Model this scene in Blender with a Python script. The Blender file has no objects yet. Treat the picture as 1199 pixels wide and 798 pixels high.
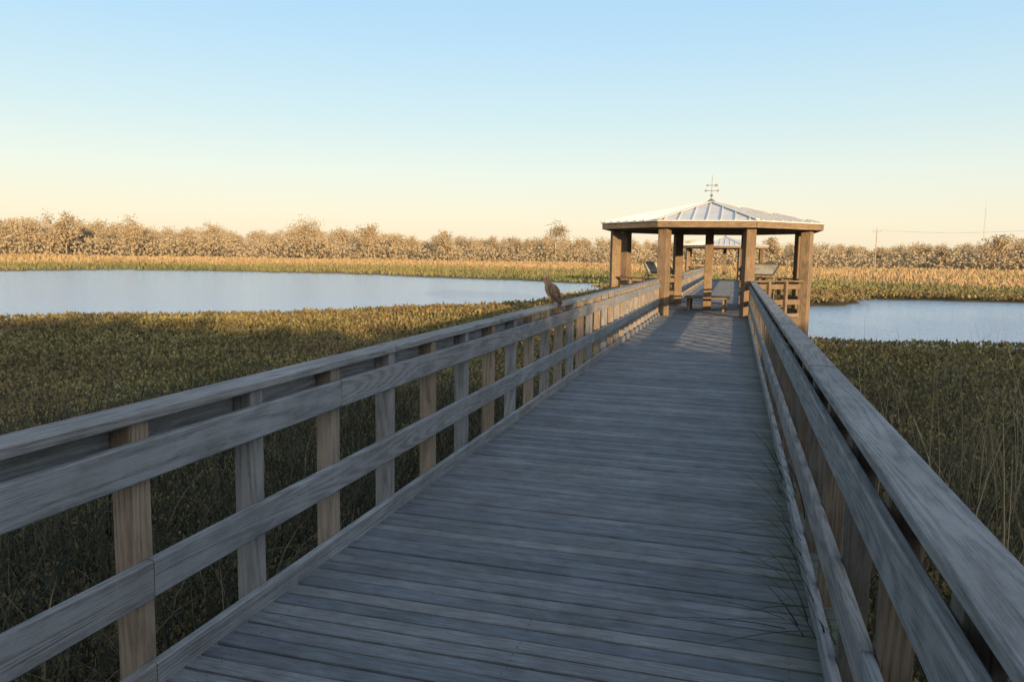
import bpy, math, random
import numpy as np
from mathutils import Vector, Matrix
random.seed(7); rng = np.random.default_rng(7)
scene = bpy.context.scene
COL = scene.collection
R = math.radians

# ------------------------------------------------------------------ camera
CAMZ = 1.55
YAW, PITCH, ROLL, FPX = R(16.0), R(6.28), R(0.9), 900.0
fw = Vector((-math.sin(YAW)*math.cos(PITCH), math.cos(YAW)*math.cos(PITCH), -math.sin(PITCH)))
rt0 = Vector((math.cos(YAW), math.sin(YAW), 0))
up0 = rt0.cross(fw)
rt = rt0*math.cos(ROLL) + up0*math.sin(ROLL)
upv = rt.cross(fw)
cam_d = bpy.data.cameras.new('camera')
cam = bpy.data.objects.new('camera', cam_d); COL.objects.link(cam)
M = Matrix((rt, upv, -fw)).transposed().to_4x4()
M.translation = (0, 0, CAMZ)
cam.matrix_world = M
cam_d.lens = 36*FPX/1199.0; cam_d.sensor_width = 36
cam_d.clip_start = 0.05; cam_d.clip_end = 6000
scene.camera = cam

def ground_point(px, py, z):
    d = fw + rt*((px-599.5)/FPX) - upv*((py-399.0)/FPX)
    k = (z-CAMZ)/d.z
    return (d.x*k, d.y*k)

# ------------------------------------------------------------------ light
SUN_AZ, SUN_EL = R(35), R(7.5)
S = Vector((math.sin(SUN_AZ)*math.cos(SUN_EL), -math.cos(SUN_AZ)*math.cos(SUN_EL), math.sin(SUN_EL)))
ld = bpy.data.lights.new('sun', 'SUN'); ld.energy = 8.0; ld.angle = R(0.5); ld.color = (1.0, 0.70, 0.38)
lo = bpy.data.objects.new('sun', ld); COL.objects.link(lo)
lo.rotation_euler = S.to_track_quat('Z', 'Y').to_euler(); lo.location = (30, -40, 30)
w = bpy.data.worlds.new('World'); scene.world = w; w.use_nodes = True
nt = w.node_tree
bg = nt.nodes['Background']
sky = nt.nodes.new('ShaderNodeTexSky'); sky.sky_type = 'NISHITA'; sky.sun_disc = False
sky.sun_elevation = SUN_EL; sky.sun_rotation = R(145)
sky.air_density = 1.0; sky.dust_density = 1.0; sky.ozone_density = 1.5
tcw = nt.nodes.new('ShaderNodeTexCoord'); sxw = nt.nodes.new('ShaderNodeSeparateXYZ')
nt.links.new(tcw.outputs['Generated'], sxw.inputs[0])
rw = nt.nodes.new('ShaderNodeValToRGB'); els = rw.color_ramp.elements
while len(els) < 8: els.new(.5)
for e, (p, c) in zip(els, [(0.0, (.92, .77, .55)), (.045, (.91, .82, .63)), (.10, (.80, .84, .74)), (.17, (.62, .78, .81)), (.26, (.47, .70, .87)), (.38, (.36, .61, .87)), (.55, (.33, .48, .66)), (1.0, (.33, .44, .57))]):
    e.position = p; e.color = (*c, 1)
nt.links.new(sxw.outputs[2], rw.inputs[0])
# the sky is brighter and warmer on the sun's side
dt = nt.nodes.new('ShaderNodeVectorMath'); dt.operation = 'DOT_PRODUCT'; nt.links.new(tcw.outputs['Generated'], dt.inputs[0]); dt.inputs[1].default_value = S
mr = nt.nodes.new('ShaderNodeMapRange'); mr.inputs[1].default_value = 0; mr.inputs[2].default_value = 1; mr.inputs[3].default_value = 0; mr.inputs[4].default_value = 1
nt.links.new(dt.outputs['Value'], mr.inputs[0])
wc = nt.nodes.new('ShaderNodeVectorMath'); wc.operation = 'SCALE'; wc.inputs[0].default_value = (.72, .62, .52); nt.links.new(mr.outputs[0], wc.inputs['Scale'])
sc = nt.nodes.new('ShaderNodeVectorMath'); sc.operation = 'ADD'; nt.links.new(rw.outputs[0], sc.inputs[0]); nt.links.new(wc.outputs[0], sc.inputs[1])
sk = nt.nodes.new('ShaderNodeVectorMath'); sk.operation = 'SCALE'; nt.links.new(sky.outputs[0], sk.inputs[0]); sk.inputs['Scale'].default_value = 0.03
ad = nt.nodes.new('ShaderNodeVectorMath'); ad.operation = 'ADD'; nt.links.new(sc.outputs[0], ad.inputs[0]); nt.links.new(sk.outputs[0], ad.inputs[1])
nt.links.new(ad.outputs[0], bg.inputs[0]); bg.inputs[1].default_value = 0.97
scene.view_settings.view_transform = 'Standard'; scene.view_settings.look = 'None'; scene.view_settings.exposure = 0

# ------------------------------------------------------------------ materials
def newmat(name, rough=0.7, spec=0.3):
    m = bpy.data.materials.new(name); m.use_nodes = True
    b = m.node_tree.nodes['Principled BSDF']
    b.inputs['Roughness'].default_value = rough
    b.inputs['Specular IOR Level'].default_value = spec
    return m, m.node_tree, b
def nd(nt, t, **kw):
    n = nt.nodes.new(t)
    for k, v in kw.items(): setattr(n, k, v)
    return n
def ramp(nt, stops, src=None):
    n = nt.nodes.new('ShaderNodeValToRGB'); cr = n.color_ramp
    while len(cr.elements) < len(stops): cr.elements.new(0.5)
    for e, (p, c) in zip(cr.elements, stops):
        e.position = p; e.color = (*c, 1) if len(c) == 3 else c
    if src: nt.links.new(src, n.inputs[0])
    return n
def mth(nt, op, a, b=None):
    n = nd(nt, 'ShaderNodeMath', operation=op)
    for i, x in enumerate((a, b)):
        if x is None: continue
        if isinstance(x, (int, float)): n.inputs[i].default_value = x
        else: nt.links.new(x, n.inputs[i])
    return n.outputs[0]
def mix(nt, fac, a, b, bt='MIX'):
    n = nd(nt, 'ShaderNodeMix', data_type='RGBA', blend_type=bt)
    for s, x in ((n.inputs[0], fac), (n.inputs[6], a), (n.inputs[7], b)):
        if isinstance(x, (int, float)): s.default_value = x
        elif isinstance(x, tuple): s.default_value = (*x, 1)
        else: nt.links.new(x, s)
    return n.outputs[2]
def noise(nt, vec, scale, detail=4, rough=0.55, dist=0):
    n = nd(nt, 'ShaderNodeTexNoise'); n.inputs['Scale'].default_value = scale
    n.inputs['Detail'].default_value = detail; n.inputs['Roughness'].default_value = rough
    n.inputs['Distortion'].default_value = dist
    if vec is not None: nt.links.new(vec, n.inputs['Vector'])
    return n.outputs[0]
def mapping(nt, vec, scale):
    n = nd(nt, 'ShaderNodeMapping'); n.inputs['Scale'].default_value = scale
    nt.links.new(vec, n.inputs[0]); return n.outputs[0]
def attr(nt, name, out='Fac'):
    n = nd(nt, 'ShaderNodeAttribute', attribute_name=name); return n.outputs[out]
def bump(nt, b, h, strength, dist):
    n = nd(nt, 'ShaderNodeBump'); n.inputs['Strength'].default_value = strength; n.inputs['Distance'].default_value = dist
    nt.links.new(h, n.inputs['Height']); nt.links.new(n.outputs[0], b.inputs['Normal'])

def wood(name, cool, warm, contrast=0.45, moss=False, spec=0.12, rings=16, ringamt=.2, r2amt=1.0):
    m, nt, b = newmat(name, 0.85, spec)
    g = attr(nt, 'grain', 'Vector'); t = attr(nt, 'tint')
    fine = noise(nt, mapping(nt, g, (6, 150, 150)), 1.0, 6, 0.75)
    low = noise(nt, mapping(nt, g, (0.40, 6.5, 6.5)), 1.0, 1, 0.4, 0.2)
    ring = mth(nt, 'SINE', mth(nt, 'MULTIPLY', low, rings*6.28))
    ring = mth(nt, 'MULTIPLY_ADD', ring, 0.5); ring.node.inputs[2].default_value = 0.5
    blot = noise(nt, mapping(nt, g, (9, 22, 22)), 1.0, 6, 0.7)
    base = mix(nt, t, cool, warm)
    k = mth(nt, 'ADD', mth(nt, 'MULTIPLY', fine, 1.1), mth(nt, 'MULTIPLY', ring, ringamt))
    k = mth(nt, 'ADD', k, mth(nt, 'MULTIPLY', blot, 0.5))
    r = ramp(nt, [(0.60, (1-contrast,)*3), (1.0, (1+contrast*0.35,)*3)], k)
    r2 = ramp(nt, [(0.2, (1-.28*r2amt,)*3), (0.8, (1+.2*r2amt,)*3)], noise(nt, mapping(nt, g, (0.25, 0.02, 0.02)), 3.0, 2))
    c = mix(nt, 1.0, base, r.outputs[0], 'MULTIPLY'); c = mix(nt, 1.0, c, r2.outputs[0], 'MULTIPLY')
    geo = nd(nt, 'ShaderNodeNewGeometry')
    dirt = ramp(nt, [(0.35, (0.80, 0.79, 0.77)), (0.65, (1.06, 1.06, 1.06))], noise(nt, geo.outputs['Position'], 2.3, 6, .65))
    c = mix(nt, 1.0, c, dirt.outputs[0], 'MULTIPLY')
    if moss:
        sx = nd(nt, 'ShaderNodeSeparateXYZ'); nt.links.new(geo.outputs['Position'], sx.inputs[0])
        e = mth(nt, 'MULTIPLY_ADD', sx.outputs[0], 3.0); e.node.inputs[2].default_value = -0.25
        e.node.use_clamp = True
        e = mth(nt, 'MULTIPLY', e, noise(nt, geo.outputs['Position'], 6, 5))
        c = mix(nt, e, c, (0.09, 0.095, 0.045))
    nt.links.new(c, b.inputs['Base Color'])
    bump(nt, b, k, 0.8, 0.005)
    return m
M_DECK = wood('weathered_deck_wood', (0.150, 0.168, 0.198), (0.225, 0.236, 0.252), 0.48, True, ringamt=.04, r2amt=.3, spec=.06)
M_RAIL = wood('weathered_rail_wood', (0.222, 0.232, 0.248), (0.27, 0.205, 0.148), 0.48, ringamt=.22, r2amt=.6)
M_POST = wood('dark_post_wood', (0.105, 0.10, 0.095), (0.15, 0.115, 0.085), 0.5)  # plain darker wood tone for the right railing posts and the stringers
M_GAZ = wood('brown_gazebo_wood', (0.195, 0.138, 0.09), (0.245, 0.18, 0.118), 0.5)
m, nt, b = newmat('dark_screw_steel', 0.6); b.inputs['Base Color'].default_value = (0.03, 0.03, 0.035, 1); M_SCREW = m
m, nt, b = newmat('roof_metal', 0.42, 0.5)
geo = nd(nt, 'ShaderNodeTexCoord')
nt.links.new(ramp(nt, [(0.3, (0.52, 0.50, 0.46)), (0.8, (0.64, 0.62, 0.58))], noise(nt, geo.outputs['Object'], 2.2, 5)).outputs[0], b.inputs['Base Color']); M_ROOF = m
m, nt, b = newmat('dark_iron', 0.5, 0.5); b.inputs['Metallic'].default_value = 0.3
geo = nd(nt, 'ShaderNodeTexCoord')
nt.links.new(ramp(nt, [(0.3, (0.16, 0.14, 0.12)), (0.8, (0.26, 0.22, 0.18))], noise(nt, geo.outputs['Object'], 20, 3)).outputs[0], b.inputs['Base Color']); M_IRON = m
m, nt, b = newmat('sign_face', 0.35, 0.5)
geo = nd(nt, 'ShaderNodeTexCoord')
nt.links.new(ramp(nt, [(0.35, (0.34, 0.36, 0.35)), (0.55, (0.56, 0.56, 0.53)), (0.7, (0.42, 0.46, 0.48))], noise(nt, geo.outputs['Object'], 3.0, 2)).outputs[0], b.inputs['Base Color']); M_SIGN = m
m, nt, b = newmat('pale_wire', 0.6)
geo = nd(nt, 'ShaderNodeTexCoord')
nt.links.new(ramp(nt, [(0.3, (0.40, 0.37, 0.33)), (0.8, (0.50, 0.46, 0.41))], noise(nt, geo.outputs['Object'], 2, 3)).outputs[0], b.inputs['Base Color']); M_WIRE = m

def leafmat(name, stops, patch_scale=0.15, patch=(0.65, 1.25), rough=0.7, transl=0.35, patch2=None, soft=False):
    m, nt, b = newmat(name, rough, 0.12)
    c = ramp(nt, stops, attr(nt, 'tint')).outputs[0]
    geo = nd(nt, 'ShaderNodeNewGeometry')
    p = ramp(nt, [(0.3, (patch[0],)*3), (0.7, (patch[1],)*3)], noise(nt, geo.outputs['Position'], patch_scale, 4)).outputs[0]
    c = mix(nt, 1.0, c, p, 'MULTIPLY')
    if patch2:
        c = mix(nt, ramp(nt, [(.42, (0,)*3), (.68, (1,)*3)], noise(nt, geo.outputs['Position'], patch2[0], 5, .6)).outputs[0], c, patch2[1])
    nt.links.new(c, b.inputs['Base Color'])
    if soft:   # crown foliage shades like a soft mass
        sv = nd(nt, 'ShaderNodeVectorMath', operation='SCALE'); nt.links.new(geo.outputs['Normal'], sv.inputs[0]); sv.inputs['Scale'].default_value = .5
        av = nd(nt, 'ShaderNodeVectorMath', operation='ADD'); nt.links.new(sv.outputs[0], av.inputs[0]); av.inputs[1].default_value = (.12, -.45, .6)
        nv = nd(nt, 'ShaderNodeVectorMath', operation='NORMALIZE'); nt.links.new(av.outputs[0], nv.inputs[0]); nt.links.new(nv.outputs[0], b.inputs['Normal'])
    if transl:
        tr = nd(nt, 'ShaderNodeBsdfTranslucent'); nt.links.new(c, tr.inputs[0])
        ms = nd(nt, 'ShaderNodeMixShader'); ms.inputs[0].default_value = transl
        nt.links.new(b.outputs[0], ms.inputs[1]); nt.links.new(tr.outputs[0], ms.inputs[2])
        nt.links.new(ms.outputs[0], nt.nodes['Material Output'].inputs[0])
    return m
M_MARSH = leafmat('marsh_leaf', [(0, (0.09, 0.075, 0.033)), (0.4, (0.21, 0.176, 0.066)), (0.75, (0.34, 0.275, 0.105)), (1, (0.26, 0.165, 0.085))], 0.5, (.6, 1.22), transl=.2, patch2=(.22, (0.20, 0.135, 0.07)))
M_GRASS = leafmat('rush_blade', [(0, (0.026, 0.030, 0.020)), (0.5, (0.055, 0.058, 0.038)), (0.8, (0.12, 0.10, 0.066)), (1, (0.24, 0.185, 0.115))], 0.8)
M_STALK = leafmat('dry_stalk', [(0, (0.15, 0.11, 0.065)), (1, (0.42, 0.32, 0.19))], 0.8)
M_REED = leafmat('reed', [(0, (0.15, 0.17, 0.06)), (0.35, (0.23, 0.21, 0.085)), (0.62, (0.40, 0.275, 0.145)), (1, (0.49, 0.335, 0.18))], 0.04, (0.8, 1.12), transl=.25, patch2=(.03, (0.29, 0.23, 0.105)))  # golds muted, some haze put into the reed colour
M_TREE = leafmat('hazed_winter_foliage', [(0, (0.36, 0.285, 0.18)), (0.4, (0.43, 0.335, 0.21)), (0.8, (0.47, 0.36, 0.225)), (1, (0.40, 0.355, 0.20))], 0.02, (.88, 1.08), transl=.35, soft=True)  # foliage paled so the colour itself carries the distance haze
M_BARK = leafmat('bark', [(0, (0.30, 0.245, 0.18)), (1, (0.38, 0.31, 0.23))], 0.5, transl=0)

m, nt, b = newmat('marsh_ground', 0.9, 0.1)
geo = nd(nt, 'ShaderNodeNewGeometry')
n1 = noise(nt, geo.outputs['Position'], 0.5, 6, 0.65); n2 = noise(nt, geo.outputs['Position'], 9, 4, 0.6)
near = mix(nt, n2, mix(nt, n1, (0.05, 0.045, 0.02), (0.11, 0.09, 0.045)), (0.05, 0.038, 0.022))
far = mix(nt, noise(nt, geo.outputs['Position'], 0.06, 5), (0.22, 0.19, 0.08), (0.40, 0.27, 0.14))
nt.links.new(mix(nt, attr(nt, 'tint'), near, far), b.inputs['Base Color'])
bump(nt, b, n2, 0.6, 0.06); M_GROUND = m

m, nt, b = newmat('lake_water', 0.10, 0.5)
b.inputs['Base Color'].default_value = (0.34, 0.50, 0.70, 1); b.inputs['IOR'].default_value = 1.33
geo = nd(nt, 'ShaderNodeNewGeometry')
wv = noise(nt, geo.outputs['Position'], 4.0, 3, 0.6)
bump(nt, b, wv, 0.6, 0.085); M_WATER = m

m, nt, b = newmat('bird_plumage', 0.8, 0.1)
tc = nd(nt, 'ShaderNodeTexCoord')
nz = noise(nt, mapping(nt, tc.outputs['Object'], (60, 90, 30)), 1, 4, 0.7)
back = ramp(nt, [(0.3, (0.04, 0.032, 0.026)), (0.55, (0.095, 0.074, 0.058)), (0.72, (0.20, 0.155, 0.12))], nz).outputs[0]
breast = ramp(nt, [(0.35, (0.20, 0.12, 0.065)), (0.65, (0.38, 0.28, 0.19))], nz).outputs[0]
nt.links.new(mix(nt, attr(nt, 'tint'), back, breast), b.inputs['Base Color']); M_BIRD = m
m, nt, b = newmat('bird_horn', 0.3, 0.5); b.inputs['Base Color'].default_value = (0.03, 0.028, 0.025, 1); M_HORN = m
m, nt, b = newmat('bird_leg', 0.5, 0.3); b.inputs['Base Color'].default_value = (0.28, 0.2, 0.07, 1); M_LEG = m

# ------------------------------------------------------------------ builders
WORLD0 = {}
class MB:
    def __init__(s): s.V = []; s.F = []; s.G = []; s.T = []; s.MI = []
    def add(s, v, f, g=None, t=0.5, mi=0):
        n = len(s.V); s.V += [tuple(x) for x in v]; s.F += [tuple(n+i for i in q) for q in f]
        s.G += [tuple(x) for x in (g or v)]; s.T += [t]*len(v) if isinstance(t, (int, float)) else list(t); s.MI += [mi]*len(f)
    def beam(s, p0, p1, w, t, up=(0, 0, 1), ch=0.004, seg=1, tint=None, mi=0, wob=0.0):
        p0 = Vector(p0); p1 = Vector(p1); d = p1-p0; L = d.length; d.normalize()
        sd = d.cross(Vector(up)).normalized(); u = sd.cross(d)
        a, c = w/2, t/2
        cr = [(-a+ch, -c), (a-ch, -c), (a, -c+ch), (a, c-ch), (a-ch, c), (-a+ch, c), (-a, c-ch), (-a, -c+ch)]
        off = random.uniform(0, 60); oy = random.uniform(0, 20); v = []; g = []
        for i in range(seg+1):
            k = i/seg*L; j = sd*random.uniform(-wob, wob)+u*random.uniform(-wob, wob)
            for x, y in cr:
                v.append(p0+d*k+sd*x+u*y+j); g.append((k+off, x+oy, y+oy*.5))
        f = []
        for i in range(seg):
            for j in range(8):
                q = (j+1) % 8
                f.append((i*8+j, (i+1)*8+j, (i+1)*8+q, i*8+q))
        f.append(tuple(range(8))); f.append(tuple(seg*8+7-j for j in range(8)))
        s.add(v, f, g, random.random() if tint is None else tint, mi); return s
    def tube(s, pts, rad, n=8, tint=0.5, mi=0, squash=1.0):
        pts = [Vector(p) for p in pts]; v = []; f = []
        for i, p in enumerate(pts):
            d = (pts[min(i+1, len(pts)-1)]-pts[max(i-1, 0)]).normalized()
            ref = Vector((0, 0, 1)) if abs(d.z) < 0.95 else Vector((0, 1, 0))
            a = d.cross(ref).normalized(); c = a.cross(d)
            for k in range(n):
                th = 2*math.pi*k/n; v.append(p+(a*math.cos(th)+c*math.sin(th)*squash)*rad[i])
        for i in range(len(pts)-1):
            for k in range(n):
                q = (k+1) % n; f.append((i*n+k, (i+1)*n+k, (i+1)*n+q, i*n+q))
        f.append(tuple(range(n))); f.append(tuple((len(pts)-1)*n+n-1-k for k in range(n)))
        s.add(v, f, None, tint, mi); return s
    def build(s, name, mats, parent=None, smooth=False):
        me = bpy.data.meshes.new(name)
        o0 = WORLD0.get(parent.name, Vector((0, 0, 0))) if parent else Vector((0, 0, 0))
        me.from_pydata([(a-o0.x, b_-o0.y, c-o0.z) for a, b_, c in s.V], [], s.F)
        A = me.attributes.new('grain', 'FLOAT_VECTOR', 'POINT'); A.data.foreach_set('vector', np.array(s.G, 'f').ravel())
        A = me.attributes.new('tint', 'FLOAT', 'POINT'); A.data.foreach_set('value', np.array(s.T, 'f'))
        mats = mats if isinstance(mats, list) else [mats]
        for m_ in mats: me.materials.append(m_)
        if len(mats) > 1: me.polygons.foreach_set('material_index', s.MI)
        if smooth: me.polygons.foreach_set('use_smooth', [True]*len(me.polygons))
        me.update()
        o = bpy.data.objects.new(name, me); COL.objects.link(o)
        if parent: o.parent = parent; WORLD0[o.name] = o0
        return o
def tag(o, label=None, cat=None, group=None, kind=None):
    for k, v in (('label', label), ('category', cat), ('group', group), ('kind', kind)):
        if v: o[k] = v
    return o
def empty(name, loc, rz=0):
    o = bpy.data.objects.new(name, None); COL.objects.link(o); o.location = loc; o.rotation_euler = (0, 0, rz)
    o.empty_display_size = 0.2; WORLD0[o.name] = Vector(loc); return o
def copy_tree(o, parent=None):
    c = o.copy(); COL.objects.link(c); c.parent = parent
    for ch in list(o.children): copy_tree(ch, c)
    return c
def np_mesh(name, V, Q, tint, mat, parent=None):
    V = np.ascontiguousarray(V, 'f'); Q = np.ascontiguousarray(Q, 'i')
    me = bpy.data.meshes.new(name)
    me.vertices.add(len(V)); me.vertices.foreach_set('co', V.ravel())
    me.loops.add(Q.size); me.loops.foreach_set('vertex_index', Q.ravel())
    me.polygons.add(len(Q)); me.polygons.foreach_set('loop_start', np.arange(len(Q), dtype='i')*4)
    A = me.attributes.new('tint', 'FLOAT', 'POINT'); A.data.foreach_set('value', np.ascontiguousarray(tint, 'f'))
    me.materials.append(mat); me.update(calc_edges=True); me.validate()
    o = bpy.data.objects.new(name, me); COL.objects.link(o)
    if parent: o.parent = parent
    return o
def leaves(P, D, W, tint):
    n = len(P); V = np.stack([P, P+D*.5+W, P+D, P+D*.5-W], 1).reshape(-1, 3)
    return V, np.arange(n*4).reshape(n, 4), np.repeat(tint, 4)
def blades(P, L, az, lean, droop, wd, tint, seg=4):
    """curved blades: base P, length L, azimuth az, lean and droop angles"""
    n = len(P); ax = np.stack([np.cos(az), np.sin(az), 0*az], 1); wv = np.stack([-np.sin(az), np.cos(az), 0*az], 1)
    pts = [P]; ang = lean.copy()
    for i in range(seg):
        st = (L/seg)[:, None]*(ax*np.sin(ang)[:, None]+np.array([0, 0, 1.0])*np.cos(ang)[:, None])
        pts.append(pts[-1]+st); ang = ang+droop/seg
    V = []
    for i, p in enumerate(pts):
        k = wd*(1-0.93*(i/seg)**1.5)
        V += [p-wv*k[:, None], p+wv*k[:, None]]
    V = np.stack(V, 1); m_ = 2*(seg+1)
    base = (np.arange(n)*m_)[:, None]
    Q = np.concatenate([base+np.array([[2*i, 2*i+1, 2*i+3, 2*i+2]]) for i in range(seg)], 0)
    return V.reshape(-1, 3), Q, np.repeat(tint, m_)
def cat(parts):
    Vs, Qs, Ts = [], [], []; n = 0
    for V, Q, T in parts: Vs.append(V); Qs.append(Q+n); Ts.append(T); n += len(V)
    return np.concatenate(Vs), np.concatenate(Qs), np.concatenate(Ts)

# ------------------------------------------------------------------ terrain and lakes
WZ, LZ = -0.80, -0.64
PZ = -0.40      # height of the plant tops on the near shores
nearL = [(-500, 374), (-200, 368), (0, 364), (120, 362), (250, 361), (330, 360), (420, 358), (520, 353), (600, 350), (680, 342), (708, 337)]
farL = [(702, 333), (640, 330), (560, 327), (470, 323), (380, 320), (250, 317.5), (120, 316), (0, 318), (-200, 315), (-500, 311)]
nearR = [(915, 376), (945, 388), (1000, 391), (1100, 394), (1199, 397), (1500, 406), (2200, 432)]
farR = [(2200, 375), (1500, 361), (1199, 355), (1100, 352), (1010, 350), (995, 356), (950, 358), (915, 364)]
POL = [np.array([ground_point(x, y, PZ) for x, y in a]+[ground_point(x, y, WZ) for x, y in b_]) for a, b_ in ((nearL, farL), (nearR, farR))]
def sdf(P):
    out = np.full(len(P), 1e9)
    for pg in POL:
        a = pg; b_ = np.roll(pg, -1, 0); dmin = np.full(len(P), 1e18); ins = np.zeros(len(P), bool)
        for (ax, ay), (bx, by) in zip(a, b_):
            ex, ey = bx-ax, by-ay; wx, wy = P[:, 0]-ax, P[:, 1]-ay
            t = np.clip((wx*ex+wy*ey)/(ex*ex+ey*ey), 0, 1)
            dmin = np.minimum(dmin, (wx-ex*t)**2+(wy-ey*t)**2)
            c = ((ay > P[:, 1]) != (by > P[:, 1])) & (P[:, 0] < ex*(P[:, 1]-ay)/(ey if abs(ey) > 1e-9 else 1e-9)+ax)
            ins ^= c
        d = np.sqrt(dmin); out = np.minimum(out, np.where(ins, -d, d))
    return out
def wob(P):
    x, y = P[:, 0], P[:, 1]
    return (np.sin(x*.31+1.3*np.sin(y*.23))+np.sin(y*.41+x*.17+2*np.sin(x*.11))+.6*np.sin(x*1.1+y*.9)+.5*np.sin(y*1.7-x*.7))*.35
def shore(P):
    d = np.hypot(P[:, 0], P[:, 1]); return sdf(P)+wob(P)*np.clip(d/50, .2, 2.0)
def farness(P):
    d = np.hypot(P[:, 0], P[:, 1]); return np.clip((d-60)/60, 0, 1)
az = np.concatenate([np.linspace(-70, 70, 380), np.linspace(74, 286, 54)])
rr = np.concatenate([[0.0], np.geomspace(0.6, 5000, 330)])
AZ, RR = np.meshgrid(np.radians(az)+YAW*-1, rr)
GX, GY = (np.sin(AZ)*RR).ravel(), (np.cos(AZ)*RR).ravel()
GP = np.stack([GX, GY], 1); sd = shore(GP)
hz = LZ + np.clip(sd*.12, -.55, 0)*1.0 + 0.05*wob(GP*1.9)*np.clip(sd, 0, 1)
hz = np.where(sd < 0.3, np.minimum(hz, WZ-.03+np.clip(sd, -1, .3)*.4), hz)
na = len(az); nr = len(rr)
I = np.arange(nr*na).reshape(nr, na); J = np.roll(I, -1, 1)
Q = np.stack([I[:-1], J[:-1], J[1:], I[1:]], -1).reshape(-1, 4)[:, ::-1]
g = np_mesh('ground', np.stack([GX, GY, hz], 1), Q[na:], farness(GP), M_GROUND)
for p in g.data.polygons: p.use_smooth = True
tag(g, 'marshy ground reaching to the far trees', 'ground', kind='structure')
mb = MB()
for i in range(12):
    for j in range(12):
        x0, x1 = -260+i*42, -260+(i+1)*42; y0, y1 = 4+j*12, 4+(j+1)*12
        mb.add([(x0, y0, WZ), (x1, y0, WZ), (x1, y1, WZ), (x0, y1, WZ)], [(0, 1, 2, 3)])
tag(mb.build('water', M_WATER), 'open blue marsh water on both sides of the boardwalk', 'water', kind='structure')

# ------------------------------------------------------------------ boardwalk
XL, XR = -1.92, 0.39
XC = (XL+XR)/2
SIDE = 2.24; APO = SIDE*1.2071; CIR = SIDE*1.30656
GY1 = 24.2; GY2 = 61.0
def make_deck(y0, y1, screws):
    mb = MB(); y = y0; pitch = 0.098
    while y+pitch <= y1+1e-3:
        z = -0.019+random.uniform(-.003, .003); yy = y+pitch/2+random.uniform(-.002, .002)
        mb.beam((XL-.12+random.uniform(-.02, .02), yy+random.uniform(-.003, .003), z), (XR+.12+random.uniform(-.02, .02), yy, z+random.uniform(-.002, .002)), 0.083+random.uniform(-.003, .002), .038, ch=.005, seg=4, wob=.0016, tint=random.random()**1.3)
        if screws and y < 11:
            for xx in (XL+.12, XC, XR-.12):
                for e in (-.022, .022):
                    c = Vector((xx+random.uniform(-.006, .006), yy+e, z+.0206))
                    mb.add([c+Vector((math.cos(q)*.004, math.sin(q)*.004, .0003)) for q in [k*math.pi/3 for k in range(6)]], [(0, 1, 2, 3, 4, 5)], None, .5, 1)
        y += pitch
    return mb
def boardwalk(y0, y1, screws, label):
    d = make_deck(y0, y1, screws).build('boardwalk', [M_DECK, M_SCREW])
    tag(d, label, 'boardwalk', kind='structure')
    for x in (XL+.05, XC, XR-.05):
        MB().beam((x, y0, -.17), (x, y1, -.17), .05, .22, tint=.3).build('stringer', M_POST, d)
    return d
boardwalk(-3.0, GY1-APO-.005, True, 'grey plank boardwalk deck leading from the camera to the gazebo')
boardwalk(GY1+APO+.005, GY2-APO-.005, False, 'plank boardwalk running on behind the gazebo to the second one')

def railing(xi, sg, y0, y1, first, pitch, label, seglen=7, pm=None, pw=.089):
    """xi inner face of the boards, sg +1 when the outside is towards +x"""
    root = empty('wooden_railing', (xi, y0, 0)); tag(root, label, 'railing', 'railings along the boardwalk')
    xb = xi+sg*.019; xp = xi+sg*(.038+.0445+.001); xo = xi+sg*(.038+.089+.019+.003); xc = xi+sg*.080
    ys = []; y = first
    while y > y0+.05: y -= pitch
    if y < y0+.05: y += pitch
    while y < y1-.05: ys.append(y); y += pitch
    for i, y in enumerate(ys):
        k = round((y-first)/pitch)
        t = (0.85 if k % 2 == 0 else 0.2)+random.uniform(-.1, .15)
        MB().beam((xp+random.uniform(-.002, .002), y+random.uniform(-.01, .01), -1.0), (xp, y, .962), .089, pw, up=(0, 1, 0), ch=.005, tint=t).build('post', pm or M_RAIL, root)
    def run(name, x, z, w, t, up, ph, lo=None):
        cuts = [y0]+[y for y in ys if (round((y-first)/pitch)-ph) % seglen == 0 and y > y0+.4 and y < y1-.4]+[y1]
        for a, b_ in zip(cuts[:-1], cuts[1:]):
            e = [random.uniform(-.004, .004) for _ in range(4)]
            MB().beam((x+e[0]*.4, a+.002, z+e[1]), (x+e[2]*.4, b_-.002, z+e[3]), w, t, up=up, ch=.006, seg=4, wob=.0015, tint=random.uniform(0, .3)).build(name, M_RAIL, root)
    run('rail_board', xb, .826, .038, .14, (0, 0, 1), 2)
    run('rail_board', xb, .395, .038, .14, (0, 0, 1), 0)
    run('kick_board', xb, .018, .038, .14, (0, 0, 1), 0)
    run('apron_board', xo, .895, .038, .13, (0, 0, 1), 4)
    run('cap_board', xc, .984, .138, .040, (0, 0, 1), 3)
    return root
YF = GY1-APO
railing(XL, -1, -2.5, YF-.02, 2.16, .684, 'grey weathered railing on the left of the boardwalk, with the bird on its cap')
railing(XR, 1, -2.5, YF-.02, 2.25, .684, 'weathered railing along the right of the boardwalk, coarse grained cap nearest the camera', pm=M_POST, pw=.07)
railing(XL, -1, GY1+APO+.02, GY2-APO-.02, GY1+APO+.5, 1.47, 'left railing of the far walkway seen through the gazebo posts')
railing(XR, 1, GY1+APO+.02, GY2-APO-.02, GY1+APO+.5, 1.47, 'right railing of the far walkway seen through the gazebo posts')

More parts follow.
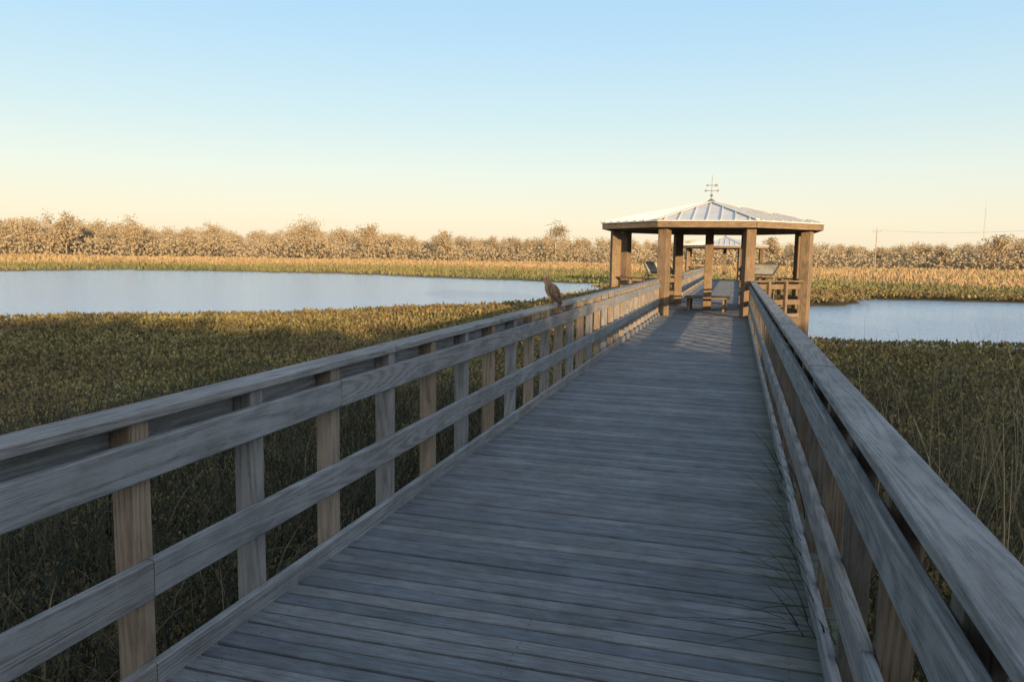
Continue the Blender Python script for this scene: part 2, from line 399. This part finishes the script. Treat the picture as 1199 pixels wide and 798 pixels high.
# ------------------------------------------------------------------ gazebo
def gazebo(cy, label):
    root = empty('gazebo', (XC, cy, 0)); tag(root, label, 'gazebo', 'gazebos on the boardwalk')
    C0 = Vector((XC, cy, 0))
    oc = lambda r, k, z: C0+Vector((r*math.cos(R(22.5+45*k)), r*math.sin(R(22.5+45*k)), z))
    mb = MB(); y = -APO
    while y < APO-.05:
        ym = y+.0735; hw = APO if abs(ym) <= SIDE/2 else APO-(abs(ym)-SIDE/2)
        mb.beam((XC-hw, cy+ym, -.0195), (XC+hw, cy+ym, -.0195), .136, .038, tint=random.random()); y += .147
    mb.build('floor', M_DECK, root)
    for k in range(8):
        a, b_ = oc(CIR-.01, k, -.16), oc(CIR-.01, k+1, -.16)
        MB().beam(a, b_, .05, .235, tint=random.random()).build('floor_rim', M_GAZ, root)
        p = oc(CIR-.03, k, 0)
        rad = (p-C0).normalized()
        MB().beam((p.x, p.y, -1.15), (p.x, p.y, 2.37), .27, .27, up=rad, ch=.012, seg=4, tint=random.random()).build('post', M_GAZ, root)
        a, b_ = oc(CIR-.03, k, 2.45), oc(CIR-.03, k+1, 2.45)
        MB().beam(a, b_, .09, .18, tint=random.random()).build('header_beam', M_GAZ, root)
        rf = 3.05*1.08239
        MB().beam(oc(rf, k, 2.475), oc(rf, k+1, 2.475), .045, .175, tint=random.random()).build('fascia_board', M_GAZ, root)
        MB().beam(oc(rf-.05, k, 2.49), C0+Vector((0, 0, 3.15)), .05, .12, tint=random.random()).build('rafter', M_GAZ, root)
        if k not in (1, 5):
            a, b_ = oc(CIR-.03, k, 0), oc(CIR-.03, k+1, 0); d = (b_-a).normalized(); a = a+d*.14; b_ = b_-d*.14
            n = Vector((d.y, -d.x, 0))
            for z, w_, t_, nm, o in ((.985, .15, .04, 'railing_cap', 0), (.83, .038, .14, 'rail_board', -.03), (.40, .038, .14, 'rail_board', -.03), (.02, .038, .12, 'kick_board', -.03)):
                MB().beam(a+n*o+Vector((0, 0, z)), b_+n*o+Vector((0, 0, z)), w_, t_, tint=random.random()).build(nm, M_GAZ, root)
            for q in (.33, .67):
                pm = a.lerp(b_, q)+n*.035
                MB().beam((pm.x, pm.y, -.2), (pm.x, pm.y, .963), .085, .085, up=n, tint=random.random()).build('railing_post', M_GAZ, root)
    MB().beam((XC, cy, -.9), (XC, cy, 3.10), .24, .24, up=(0, 1, 0), ch=.012, seg=3, tint=.5).build('centre_post', M_GAZ, root)
    mb = MB(); ra = 3.11; ZA = 3.26; ap = C0+Vector((0, 0, ZA)); rc = ra*1.08239
    hips = []
    for k in range(8):
        A_, B_ = oc(rc, k, 2.575), oc(rc, k+1, 2.575)
        dn = Vector((0, 0, -.025))
        mb.add([A_, B_, ap, A_+dn, B_+dn, ap+dn], [(0, 1, 2), (5, 4, 3), (0, 3, 4, 1)])
        Mm = (A_+B_)/2; half = (B_-A_).length/2; ed = (B_-A_).normalized()
        nrm = ed.cross(ap-Mm).normalized()
        x = -half+.2
        while x < half-.1:
            e0 = Mm+ed*x; e1 = e0+(ap-Mm)*(1-abs(x)/half)
            if (e1-e0).length > .15: mb.beam(e0+nrm*.018, e1+nrm*.018, .03, .045, up=nrm, ch=.006)
            x += (2*half-.4)/6
        hips.append((A_, nrm))
    roof = mb.build('roof', M_ROOF, root)
    for k in range(8):
        A_ = hips[k][0]
        MB().beam(A_+Vector((0, 0, .03)), ap+Vector((0, 0, .03)), .12, .03, ch=.008).build('hip_cap', M_ROOF, roof)
    # weather vane
    z0 = ZA
    vb = MB().tube([(XC, cy, z0-.02), (XC, cy, z0+.05), (XC, cy, z0+.10)], [.16, .10, .03], 12).tube([(XC, cy, z0+.05), (XC, cy, z0+.80)], [.011, .007], 8)
    vane = vb.build('weather_vane', M_IRON, root)
    def ball(c, r):
        b2 = MB(); b2.tube([(c[0], c[1], c[2]+r*math.sin(t)) for t in [R(a) for a in (-88, -60, -30, 0, 30, 60, 88)]], [r*math.cos(t) for t in [R(a) for a in (-88, -60, -30, 0, 30, 60, 88)]], 10); return b2
    ball((XC, cy, z0+.2), .045).build('ball', M_IRON, vane, True)
    for dx, dy in ((1, 0), (0, 1)):
        ar = MB().tube([(XC-dx*.17, cy-dy*.17, z0+.34), (XC+dx*.17, cy+dy*.17, z0+.34)], [.009, .009], 6)
        for sgn in (-1, 1):
            c = (XC+sgn*dx*.18, cy+sgn*dy*.18, z0+.34)
            ar.beam((c[0], c[1], c[2]-.035), (c[0], c[1], c[2]+.035), .05, .010, up=(dy, dx, 0), ch=.003)
        ar.build('direction_arm', M_IRON, vane)
    ah = MB().tube([(XC-.12, cy, z0+.50), (XC+.12, cy+.012, z0+.50)], [.009, .009], 6)
    ah.add([(XC-.19, cy, z0+.50), (XC-.11, cy, z0+.54), (XC-.11, cy, z0+.46), (XC-.19, cy+.012, z0+.50), (XC-.11, cy+.012, z0+.54), (XC-.11, cy+.012, z0+.46)], [(0, 1, 2), (5, 4, 3), (0, 3, 4, 1), (1, 4, 5, 2), (2, 5, 3, 0)])
    ah.beam((XC+.08, cy+.01, z0+.50), (XC+.17, cy+.014, z0+.50), .012, .07, ch=.003)
    ah.build('arrow', M_IRON, vane)
    return root
gz = gazebo(GY1, 'nearer wooden gazebo with pale metal roof and weather vane at the boardwalk end')
g2 = copy_tree(gz); g2.location = (XC, GY2, 0); g2['label'] = 'smaller looking distant gazebo framed between the posts of the nearer gazebo'

def bench(cy, label):
    root = empty('bench', (XC, cy, 0)); tag(root, label, 'bench')
    for k in range(4):
        a = k*math.pi/2; c, s_ = math.cos(a), math.sin(a)
        rot = lambda x, y, z: (XC+x*c-y*s_, cy+x*s_+y*c, z)
        mb = MB()
        for r0 in (.60, .455, .31):
            hl = r0-.08 if k % 2 else r0+.07
            mb.beam(rot(-hl, -r0, .40), rot(hl, -r0, .40), .138, .038, tint=random.random())
        mb.build('seat', M_GAZ, root)
        for x in (-.5, .5):
            MB().beam(rot(x, -.54, .001), rot(x, -.54, .38), .07, .07, up=(0, 1, 0), tint=random.random()).build('leg', M_GAZ, root)
    return root
bn = bench(GY1, 'low wooden bench around the centre post of the nearer gazebo')

def sign(px, py, rz, label):
    root = empty('interpretive_sign', (px, py, 0)); tag(root, label, 'sign', 'sloping signs on the gazebo railing')
    c, s_ = math.cos(rz), math.sin(rz)
    T = lambda x, y, z: (px+x*c-y*s_, py+x*s_+y*c, z)   # local -y faces the reader
    nrm = Vector(T(0, -.64, .77))-Vector(T(0, 0, 0)); nrm.normalize()
    f = MB()
    f.beam(T(-.45, -.20, 1.09), T(.45, -.20, 1.09), .05, .04, up=nrm); f.beam(T(-.45, .20, 1.42), T(.45, .20, 1.42), .05, .04, up=nrm)
    f.beam(T(-.44, -.18, 1.107), T(-.44, .18, 1.403), .05, .038, up=nrm); f.beam(T(.44, -.18, 1.107), T(.44, .18, 1.403), .05, .038, up=nrm)
    f.build('frame', M_IRON, root)
    MB().beam(T(-.42, 0, 1.255), T(.42, 0, 1.255), .47, .016, up=nrm).build('panel', M_SIGN, root)
    for x in (-.35, .35):
        MB().beam(T(x, .02, .002), T(x, .02, 1.23), .06, .06, up=(0, 1, 0)).build('leg', M_IRON, root)
q = 1.66
sign(XC-q, GY1+q, R(30), 'pale sloping information panel at the left rear of the nearer gazebo')
sign(XC+q, GY1+q, R(-30), 'grey sloping information panel at the right rear of the nearer gazebo')

# ------------------------------------------------------------------ bird
BY = 8.67
bx = XL-.085; bz = 1.005; BS = .95
bird = empty('hawk', (bx, BY, bz)); tag(bird, 'brown hawk perched on the cap of the left railing', 'bird')
fwd = Vector((-.97, .24, 0)).normalized(); sid = Vector((-fwd.y, fwd.x, 0)); UZ = Vector((0, 0, 1)); O = Vector((bx, BY, bz))
def B(f, s_, z): return O+(fwd*f+sid*s_+UZ*z)*BS
def loft(rows, n=16, back=None):
    """rows: (f, z, half width, half depth); ring plane normal follows the spine"""
    mb = MB(); v = []; t = []; f = []
    for i, (a, z, hw, hd) in enumerate(rows):
        p, q_ = rows[max(i-1, 0)], rows[min(i+1, len(rows)-1)]
        d = Vector((q_[0]-p[0], q_[1]-p[1])).normalized(); nx, nz_ = -d.y, d.x
        for k in range(n):
            th = 2*math.pi*k/n; c = math.cos(th); s_ = math.sin(th)
            v.append(B(a+nx*hd*c, hw*s_, z+nz_*hd*c)); t.append(max(0, min(1, (c*1.6+.2) if back is None else back)))
    for i in range(len(rows)-1):
        for k in range(n):
            q_ = (k+1) % n; f.append((i*n+k, (i+1)*n+k, (i+1)*n+q_, i*n+q_))
    f.append(tuple(range(n))); f.append(tuple((len(rows)-1)*n+n-1-k for k in range(n)))
    mb.add(v, f, None, t); return mb
# crown, head, neck, chest, belly, rump, tail
body = loft([(.082, .348, .008, .010), (.088, .343, .024, .028), (.096, .328, .036, .040), (.098, .308, .039, .044), (.092, .288, .035, .039), (.082, .270, .030, .033), (.068, .250, .042, .042), (.052, .220, .060, .060), (.030, .180, .068, .069),
             (.006, .135, .064, .064), (-.022, .095, .048, .047), (-.052, .060, .031, .024), (-.080, .025, .026, .011), (-.108, -.015, .032, .007), (-.132, -.050, .036, .005), (-.145, -.070, .032, .003)]).build('body', M_BIRD, bird, True)
MB().tube([B(.133, 0, .312), B(.150, 0, .308), B(.162, 0, .300), B(.164, 0, .288)], [.014, .011, .007, .002], 8).build('beak', M_HORN, bird, True)
for s_ in (-1, 1):
    e = B(.116, s_*.033, .318); MB().tube([e-UZ*.006, e-UZ*.003, e, e+UZ*.003, e+UZ*.006], [.001, .005, .006, .005, .001], 8).build('eye', M_HORN, bird, True)
    wm = MB(); v = []; t = []; f = []; n = 12
    rows = [(.046, .240, .020, .008, .040), (.028, .208, .040, .013, .057), (.000, .160, .048, .015, .062), (-.032, .110, .040, .012, .053), (-.064, .060, .025, .009, .035), (-.100, .005, .010, .003, .020)]
    for a, z, hd, th_, lat in rows:
        for k in range(n):
            th = 2*math.pi*k/n
            v.append(B(a-.018+hd*math.cos(th)*.85, s_*(lat+th_*math.sin(th)), z+hd*math.cos(th)*-.45)); t.append(0)
    for i in range(len(rows)-1):
        for k in range(n):
            q_ = (k+1) % n; f.append((i*n+k, (i+1)*n+k, (i+1)*n+q_, i*n+q_))
    f.append(tuple(range(n))); f.append(tuple((len(rows)-1)*n+n-1-k for k in range(n)))
    wm.add(v, f, None, t); wm.build('wing', M_BIRD, bird, True)
    lg = MB().tube([B(.014, s_*.028, .11), B(.022, s_*.028, .05), B(.014, s_*.028, .008)], [.022, .010, .006], 8)
    for da in (-.5, 0, .5): lg.tube([B(.014, s_*.028, .008), B(.014+.030*math.cos(da), s_*.028+.030*math.sin(da), .006), B(.014+.042*math.cos(da), s_*.028+.042*math.sin(da), .001)], [.006, .005, .002], 6)
    lg.tube([B(.014, s_*.028, .008), B(-.015, s_*.028, .004)], [.006, .002], 6)
    lg.build('leg', M_LEG, bird, True)

# ------------------------------------------------------------------ marsh vegetation
def sample(n, a0, a1, d0, d1, p):
    a = np.radians(rng.uniform(a0, a1, n))-0.0; u = rng.random(n)
    d = (d0**p+u*(d1**p-d0**p))**(1/p) if p else d0*(d1/d0)**u
    return np.stack([np.sin(a)*d, np.cos(a)*d], 1), d
P, d = sample(120000, -66, 40, 2.5, 62, 0.6)
x, y = P[:, 0], P[:, 1]
ok = (shore(P) > 0.1) & ~((x > XL-.25) & (x < XR+.25) & (y < 60)) & (np.hypot(x-XC, y-GY1) > 2.85)
P, d = P[ok], d[ok]; n = len(P)
parts = []
hum = (wob(P*2.3)+1)*.05
for k in range(5):
    s_ = np.clip(d*.0042, .035, .22)*rng.uniform(.6, 1.5, n)
    a = rng.uniform(0, 6.28, n); el = rng.uniform(.35, 1.35, n)
    D = np.stack([np.cos(a)*np.cos(el), np.sin(a)*np.cos(el), np.sin(el)], 1)*s_[:, None]
    Wd = np.stack([-np.sin(a), np.cos(a), rng.uniform(-.4, .4, n)], 1)*(s_*.28)[:, None]
    j = rng.normal(0, 1, (n, 2))*(s_*1.3)[:, None]
    base = np.stack([P[:, 0]+j[:, 0], P[:, 1]+j[:, 1], LZ-.03+hum+rng.uniform(0, .08, n)], 1)
    parts.append(leaves(base, D, Wd, np.clip(rng.normal(.45, .25, n), 0, 1)))
V, Q, T = cat(parts)
tag(np_mesh('marsh_plants', V, Q, T, M_MARSH), 'low olive and brown floating marsh plants beside the boardwalk', 'plants', kind='stuff')

def region(n, x0, x1, y0, y1):
    return np.stack([rng.uniform(x0, x1, n), rng.uniform(y0, y1, n)], 1)
parts = []
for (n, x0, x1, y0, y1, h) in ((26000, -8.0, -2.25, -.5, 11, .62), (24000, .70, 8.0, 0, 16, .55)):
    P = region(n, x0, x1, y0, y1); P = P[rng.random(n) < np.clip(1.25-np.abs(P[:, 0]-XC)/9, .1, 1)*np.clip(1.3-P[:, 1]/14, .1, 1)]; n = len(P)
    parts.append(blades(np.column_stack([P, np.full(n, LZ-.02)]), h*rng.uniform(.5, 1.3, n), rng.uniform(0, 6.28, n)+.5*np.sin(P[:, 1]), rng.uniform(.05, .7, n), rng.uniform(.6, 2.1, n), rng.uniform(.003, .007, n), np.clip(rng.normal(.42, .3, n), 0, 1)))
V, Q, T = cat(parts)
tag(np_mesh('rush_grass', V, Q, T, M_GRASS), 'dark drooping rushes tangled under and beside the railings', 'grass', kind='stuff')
parts = []
n = 760; P = region(n, 1.2, 5.4, 2.8, 8.6)
parts.append(blades(np.column_stack([P, np.full(n, LZ)]), rng.uniform(.8, 1.85, n), rng.uniform(0, 6.28, n), rng.uniform(0, .35, n), rng.uniform(0, 1.2, n), rng.uniform(.0025, .0055, n), rng.random(n), 5))
n = 90; P = region(n, 3, 10, 9, 22)
parts.append(blades(np.column_stack([P, np.full(n, LZ)]), rng.uniform(.5, 1.2, n), rng.uniform(0, 6.28, n), rng.uniform(0, .2, n), rng.uniform(0, .7, n), rng.uniform(.003, .006, n), rng.random(n), 5))
V, Q, T = cat(parts)
tag(np_mesh('dry_stalks', V, Q, T, M_STALK), 'thin dry brown stalks standing to the right of the right railing', 'stalks', kind='stuff')
# loose blades hanging through the railing and lying over the deck edge
n = 40; P = np.column_stack([rng.uniform(.36, .50, n), rng.uniform(3.2, 6.2, n), np.full(n, -.06)])
tf = [blades(P, rng.uniform(.35, .75, n), rng.uniform(2.2, 4.4, n), rng.uniform(.2, .8, n), rng.uniform(.6, 1.5, n), rng.uniform(.003, .006, n), np.clip(rng.normal(.1, .2, n), 0, 1), 6)]
n = 12; P = np.column_stack([rng.uniform(.26, .37, n), rng.uniform(3.0, 4.6, n), rng.uniform(.06, .12, n)])
tf.append(blades(P, rng.uniform(.25, .55, n), rng.uniform(2.7, 4.0, n), rng.uniform(1.4, 1.5, n), rng.uniform(.2, .35, n), rng.uniform(.004, .006, n), np.clip(rng.normal(.2, .3, n), 0, 1), 5))
V, Q, T = cat(tf)
tag(np_mesh('grass_blades', V, Q, T, M_GRASS), 'loose grass blades poking through the right railing onto the deck', 'grass', kind='stuff')

# far reeds
P, d = sample(120000, -66, 46, 34, 330, 0.4)
sd = shore(P); x, y = P[:, 0], P[:, 1]
ok = (sd > .3) & ((d > 62) | ((sd < 2.2) & (d > 50))) & ~((np.abs(x-XC) < 4.5) & (y < 66))
P, d, sd = P[ok], d[ok], sd[ok]; n = len(P)
gold = np.clip((sd-10)/34+wob(P*.13)*.55+rng.normal(0, .10, n), 0, 1)
h = (.22+.75*np.clip((d-65)/80, 0, 1))*rng.uniform(.5, 1.2, n)*(1+.3*wob(P*.11))
V, Q, T = blades(np.column_stack([P, np.full(n, LZ-.05)]), h, rng.uniform(0, 6.28, n), rng.uniform(0, .6, n), rng.uniform(0, 1.2, n), np.clip(d*.0014, .05, .45)*rng.uniform(.6, 1.3, n), gold, 2)
tag(np_mesh('reed_bed', V, Q, T, M_REED), 'golden and green reeds covering the far shore below the trees', 'reeds', kind='stuff')

# ------------------------------------------------------------------ trees
def tube_np(pts, rad, n=5):
    V = []; pts = [np.array(p, float) for p in pts]
    for p, r in zip(pts, rad):
        for k in range(n): V.append(p+r*np.array([math.cos(6.283*k/n), math.sin(6.283*k/n), 0]))
    Q = []
    for i in range(len(pts)-1):
        for k in range(n): Q.append((i*n+k, i*n+(k+1) % n, (i+1)*n+(k+1) % n, (i+1)*n+k))
    return np.array(V), np.array(Q), np.full(len(V), random.random())
def tree(H, Wd, nleaf, ls, r_, low=.28):
    tr = []; lean = r_.normal(0, .03*H, 2)
    top = np.array([lean[0], lean[1], H*.9])
    tr.append(tube_np([(0, 0, -.6), tuple(top*.35), tuple(top*.7), tuple(top)], [.020*H, .015*H, .009*H, .003*H]))
    ctr = []
    for k in range(11):
        t = r_.uniform(low, .88); b0 = top*t; a = r_.uniform(0, 6.28); L = Wd*(1.05-.65*abs(t-.5)/.5)*r_.uniform(.55, 1.05)
        e = b0+np.array([math.cos(a)*L, math.sin(a)*L, L*r_.uniform(.2, .75)])
        e[2] = min(e[2], H*.97)
        tr.append(tube_np([b0, (b0+e)/2+np.array([0, 0, .03*H]), e], [.008*H, .005*H, .002*H], 4)); ctr += [(e, Wd*.32), ((b0+e)/2, Wd*.28)]
    ctr.append((top, Wd*.3))
    idx = r_.integers(0, len(ctr), nleaf); c = np.array([ctr[i][0] for i in idx]); s_ = np.array([ctr[i][1] for i in idx])
    Pp = c+r_.normal(0, 1, (nleaf, 3))*s_[:, None]*np.array([.8, .8, .62])
    Pp[:, 2] = np.clip(Pp[:, 2], .12*H, H*1.03)
    D = r_.normal(0, 1, (nleaf, 3)); D /= np.linalg.norm(D, axis=1)[:, None]
    Wv = np.cross(D, r_.normal(0, 1, (nleaf, 3))); Wv /= np.linalg.norm(Wv, axis=1)[:, None]
    l = ls*r_.uniform(.6, 1.5, nleaf)
    ct = r_.random(len(ctr))
    return cat(tr), leaves(Pp, D*l[:, None], Wv*(l*.34)[:, None], np.clip(ct[idx]*.7+r_.random(nleaf)*.35, 0, 1))
def put(tr, x, y, s_, rot, z=LZ):
    V, Q, T = tr; c, sn = math.cos(rot), math.sin(rot)
    return np.column_stack([x+s_*(V[:, 0]*c-V[:, 1]*sn), y+s_*(V[:, 0]*sn+V[:, 1]*c), z+s_*V[:, 2]]), Q, T
protos = [tree(10, r_w, 1200, .46, np.random.default_rng(20+i)) for i, r_w in enumerate((2.8, 3.4, 4.0, 3.1, 3.6, 2.4))]
def dirpx(px):   # horizontal heading under a column of the view
    dd = fw+rt*((px-599.5)/FPX)-upv*((300-399)/FPX); v2 = Vector((dd.x, dd.y)); return v2.normalized()
def top_px(px):
    return np.interp(px, [-300, 0, 90, 200, 320, 355, 420, 560, 640, 690, 900, 1000, 1100, 1199, 1500], [33, 30, 33, 28, 27, 33, 29, 24, 26, 25, 20, 20, 21, 26, 28])
parts = []; bark = []
for i in range(600):
    px = rng.uniform(-420, 1650); dist = rng.uniform(240, 360)
    v2 = dirpx(px); x, y = v2.x*dist, v2.y*dist
    Hh = (top_px(px)/FPX*dist*1.0+1.6)*rng.uniform(.68, 1.03)
    pr = protos[rng.integers(0, 6)]; rot = rng.uniform(0, 6.28)
    parts.append(put(pr[1], x, y, Hh/10, rot)); bark.append(put(pr[0], x, y, Hh/10, rot))
# scrub between the trunks
n = 120000; pxs = rng.uniform(-420, 1650, n); dist = rng.uniform(230, 345, n)
dirs = np.array([dirpx(float(p)) for p in np.linspace(-420, 1650, 2000)]); ii = ((pxs+420)/2070*1999).astype(int)
hm = (top_px(pxs)/FPX*dist+1.6)*(.55+.12*np.sin(pxs*.05+dist*.2)+.08*np.sin(pxs*.17)+.06*np.sin(pxs*.41+dist*.5))
Pp = np.column_stack([dirs[ii]*dist[:, None], LZ+rng.random(n)**.9*hm+rng.normal(0, .3, n)])
D = rng.normal(0, 1, (n, 3)); D /= np.linalg.norm(D, axis=1)[:, None]; Wv = np.cross(D, rng.normal(0, 1, (n, 3))); Wv /= np.linalg.norm(Wv, axis=1)[:, None]
parts.append(leaves(Pp, D*.8, Wv*.32, rng.random(n)))
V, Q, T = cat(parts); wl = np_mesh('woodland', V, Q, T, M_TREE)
tag(wl, 'brown winter woodland along the horizon beyond the marsh', 'woodland', kind='stuff')
V, Q, T = cat(bark); tk = np_mesh('trunks', V, Q, T, M_BARK, wl); tk['kind'] = 'stuff'

big = [(60, 37, 3.0, 'first tall tree from the left edge rising above the far treeline'),
       (78, 39, 2.6, 'narrow tall tree close right of the leftmost tall tree on the horizon'),
       (155, 37, 2.8, 'tall twin-looking tree above the treeline over the left end of the lake'),
       (245, 33, 3.2, 'rounded tree above the treeline over the middle of the left lake'),
       (355, 41, 4.2, 'broad crowned tree, widest on the horizon over the left lake'),
       (432, 34, 3.6, 'rounded tree next right of the broadest crown on the horizon'),
       (520, 29, 3.2, 'modest tree on the horizon between the lake and the perched bird'),
       (650, 42, 3.3, 'tall slim tree standing out left of the gazebo roof above the bird'),
       (905, 27, 3.0, 'distant tree close to the right of the gazebo eave'),
       (1165, 27, 4.6, 'large hazy tree near the right edge of the horizon')]
for i, (px, tp, wd, lab) in enumerate(big):
    dist = 236; v2 = dirpx(px); x, y = v2.x*dist, v2.y*dist; Hh = tp/FPX*dist+2.2
    tr, lv = tree(Hh, wd*Hh/11, 1500, .46, np.random.default_rng(70+i), .28)
    root = empty('tree', (x, y, LZ)); tag(root, lab, 'tree', 'taller trees on the horizon')
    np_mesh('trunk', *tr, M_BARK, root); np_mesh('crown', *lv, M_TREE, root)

# wood behind the viewpoint that throws the long shade over the near marsh
parts = []; bark = []
hs = Vector((math.sin(SUN_AZ), -math.cos(SUN_AZ))); hu = Vector((math.cos(SUN_AZ), math.sin(SUN_AZ)))
dense = [tree(10, w_, 1000, .75, np.random.default_rng(50+i), .15) for i, w_ in enumerate((3.2, 3.8, 2.8))]
tanE = math.tan(SUN_EL)
def shade_reach(u): return np.interp(u, [-60, -14, -9, -5, -2, 0, 3, 5, 7, 9, 11, 13, 16, 24, 40, 80], [31, 29, 28, 26.5, 24.5, 23, 21, 18.5, 16, 15, 15.5, 17.5, 21, 23, 25, 27])
for row in range(3):
    for u in np.arange(-62, 80, 2.5):
        uu = u+rng.normal(0, .5); bk = 40+row*3.0+rng.normal(0, .6)
        Hh = (float(shade_reach(uu))+bk)*tanE*rng.uniform(.84, .97)
        Pq = hu*uu+hs*bk; pr = dense[rng.integers(0, 3)]; rot = rng.uniform(0, 6.28)
        parts.append(put(pr[1], Pq.x, Pq.y, Hh/10, rot)); bark.append(put(pr[0], Pq.x, Pq.y, Hh/10, rot))
# unseen leaf curtain, added in the wood to sharpen the edge of its shade
n = 90000; uu = rng.uniform(-62, 80, n); bk = rng.uniform(39, 45, n)
hh = (shade_reach(uu)+bk)*tanE*(.985+.012*np.sin(uu*1.3)+.010*np.sin(uu*3.1)+.008*np.sin(uu*7.3))
Pp = np.column_stack([uu*hu.x+bk*hs.x, uu*hu.y+bk*hs.y, LZ+rng.random(n)**.6*(hh-.2)])
D = rng.normal(0, 1, (n, 3)); D /= np.linalg.norm(D, axis=1)[:, None]; Wv = np.cross(D, rng.normal(0, 1, (n, 3))); Wv /= np.linalg.norm(Wv, axis=1)[:, None]
parts.append(leaves(Pp, D*.6, Wv*.28, rng.random(n)))
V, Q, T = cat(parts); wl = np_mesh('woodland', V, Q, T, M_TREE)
tag(wl, 'woodland behind the viewpoint shading the near marsh', 'woodland', kind='stuff')
V, Q, T = cat(bark); tk = np_mesh('trunks', V, Q, T, M_BARK, wl); tk['kind'] = 'stuff'

# ------------------------------------------------------------------ poles
def pole(px, dist, H, label):
    v2 = dirpx(px); x, y = v2.x*dist, v2.y*dist; r2 = Vector((v2.y, -v2.x, 0))
    root = empty('utility_pole', (x, y, LZ)); tag(root, label, 'pole', 'utility poles')
    b0 = Vector((x, y, LZ))
    MB().tube([b0-UZ*.5, b0+UZ*H], [.13, .08], 8).build('shaft', M_BARK, root)
    MB().beam(b0+UZ*(H-.7)-r2*.9, b0+UZ*(H-.7)+r2*.9, .08, .09).build('crossarm', M_BARK, root)
    for k in (-1, 0, 1):
        MB().tube([b0+UZ*(H-.64)+r2*k*.8, b0+UZ*(H-.38)+r2*k*.8], [.05, .04], 6).build('insulator', M_WIRE, root)
    return b0+UZ*(H-.35), r2
pa, r2 = pole(1025, 190, 9.6, 'lone utility pole on the horizon right of the gazebo')
pb, r3 = pole(1420, 150, 10.5, 'utility pole standing beyond the right end of the marsh')
for k in (-1, 1):
    pts = [pa.lerp(pb, t)+r2*k*.8-UZ*(4*t*(1-t)*1.6) for t in [i/14 for i in range(15)]]
    tag(MB().tube(pts, [.010]*15, 4).build('power_line', M_WIRE), ('near' if k < 0 else 'far')+' power line strung right from the lone utility pole', 'wire', 'power lines')
v2 = dirpx(1150); x, y = v2.x*420, v2.y*420
mast = empty('radio_mast', (x, y, LZ)); tag(mast, 'thin lattice radio mast on the right horizon', 'mast')
lat = MB(); Hm = 28
for k in range(3):
    a = k*2.094; lat.tube([(x+.4*math.cos(a), y+.4*math.sin(a), LZ), (x+.25*math.cos(a), y+.25*math.sin(a), LZ+Hm)], [.04, .03], 4)
for i in range(24):
    for k in range(3):
        a = k*2.094; a2 = (k+1)*2.094; z = LZ+i*Hm/24
        lat.tube([(x+.35*math.cos(a), y+.35*math.sin(a), z), (x+.35*math.cos(a2), y+.35*math.sin(a2), z+Hm/24)], [.02, .02], 4)
lat.build('lattice', M_WIRE, mast)
MB().tube([(x, y, LZ+Hm), (x, y, LZ+Hm+3)], [.05, .02], 5).build('antenna', M_WIRE, mast)
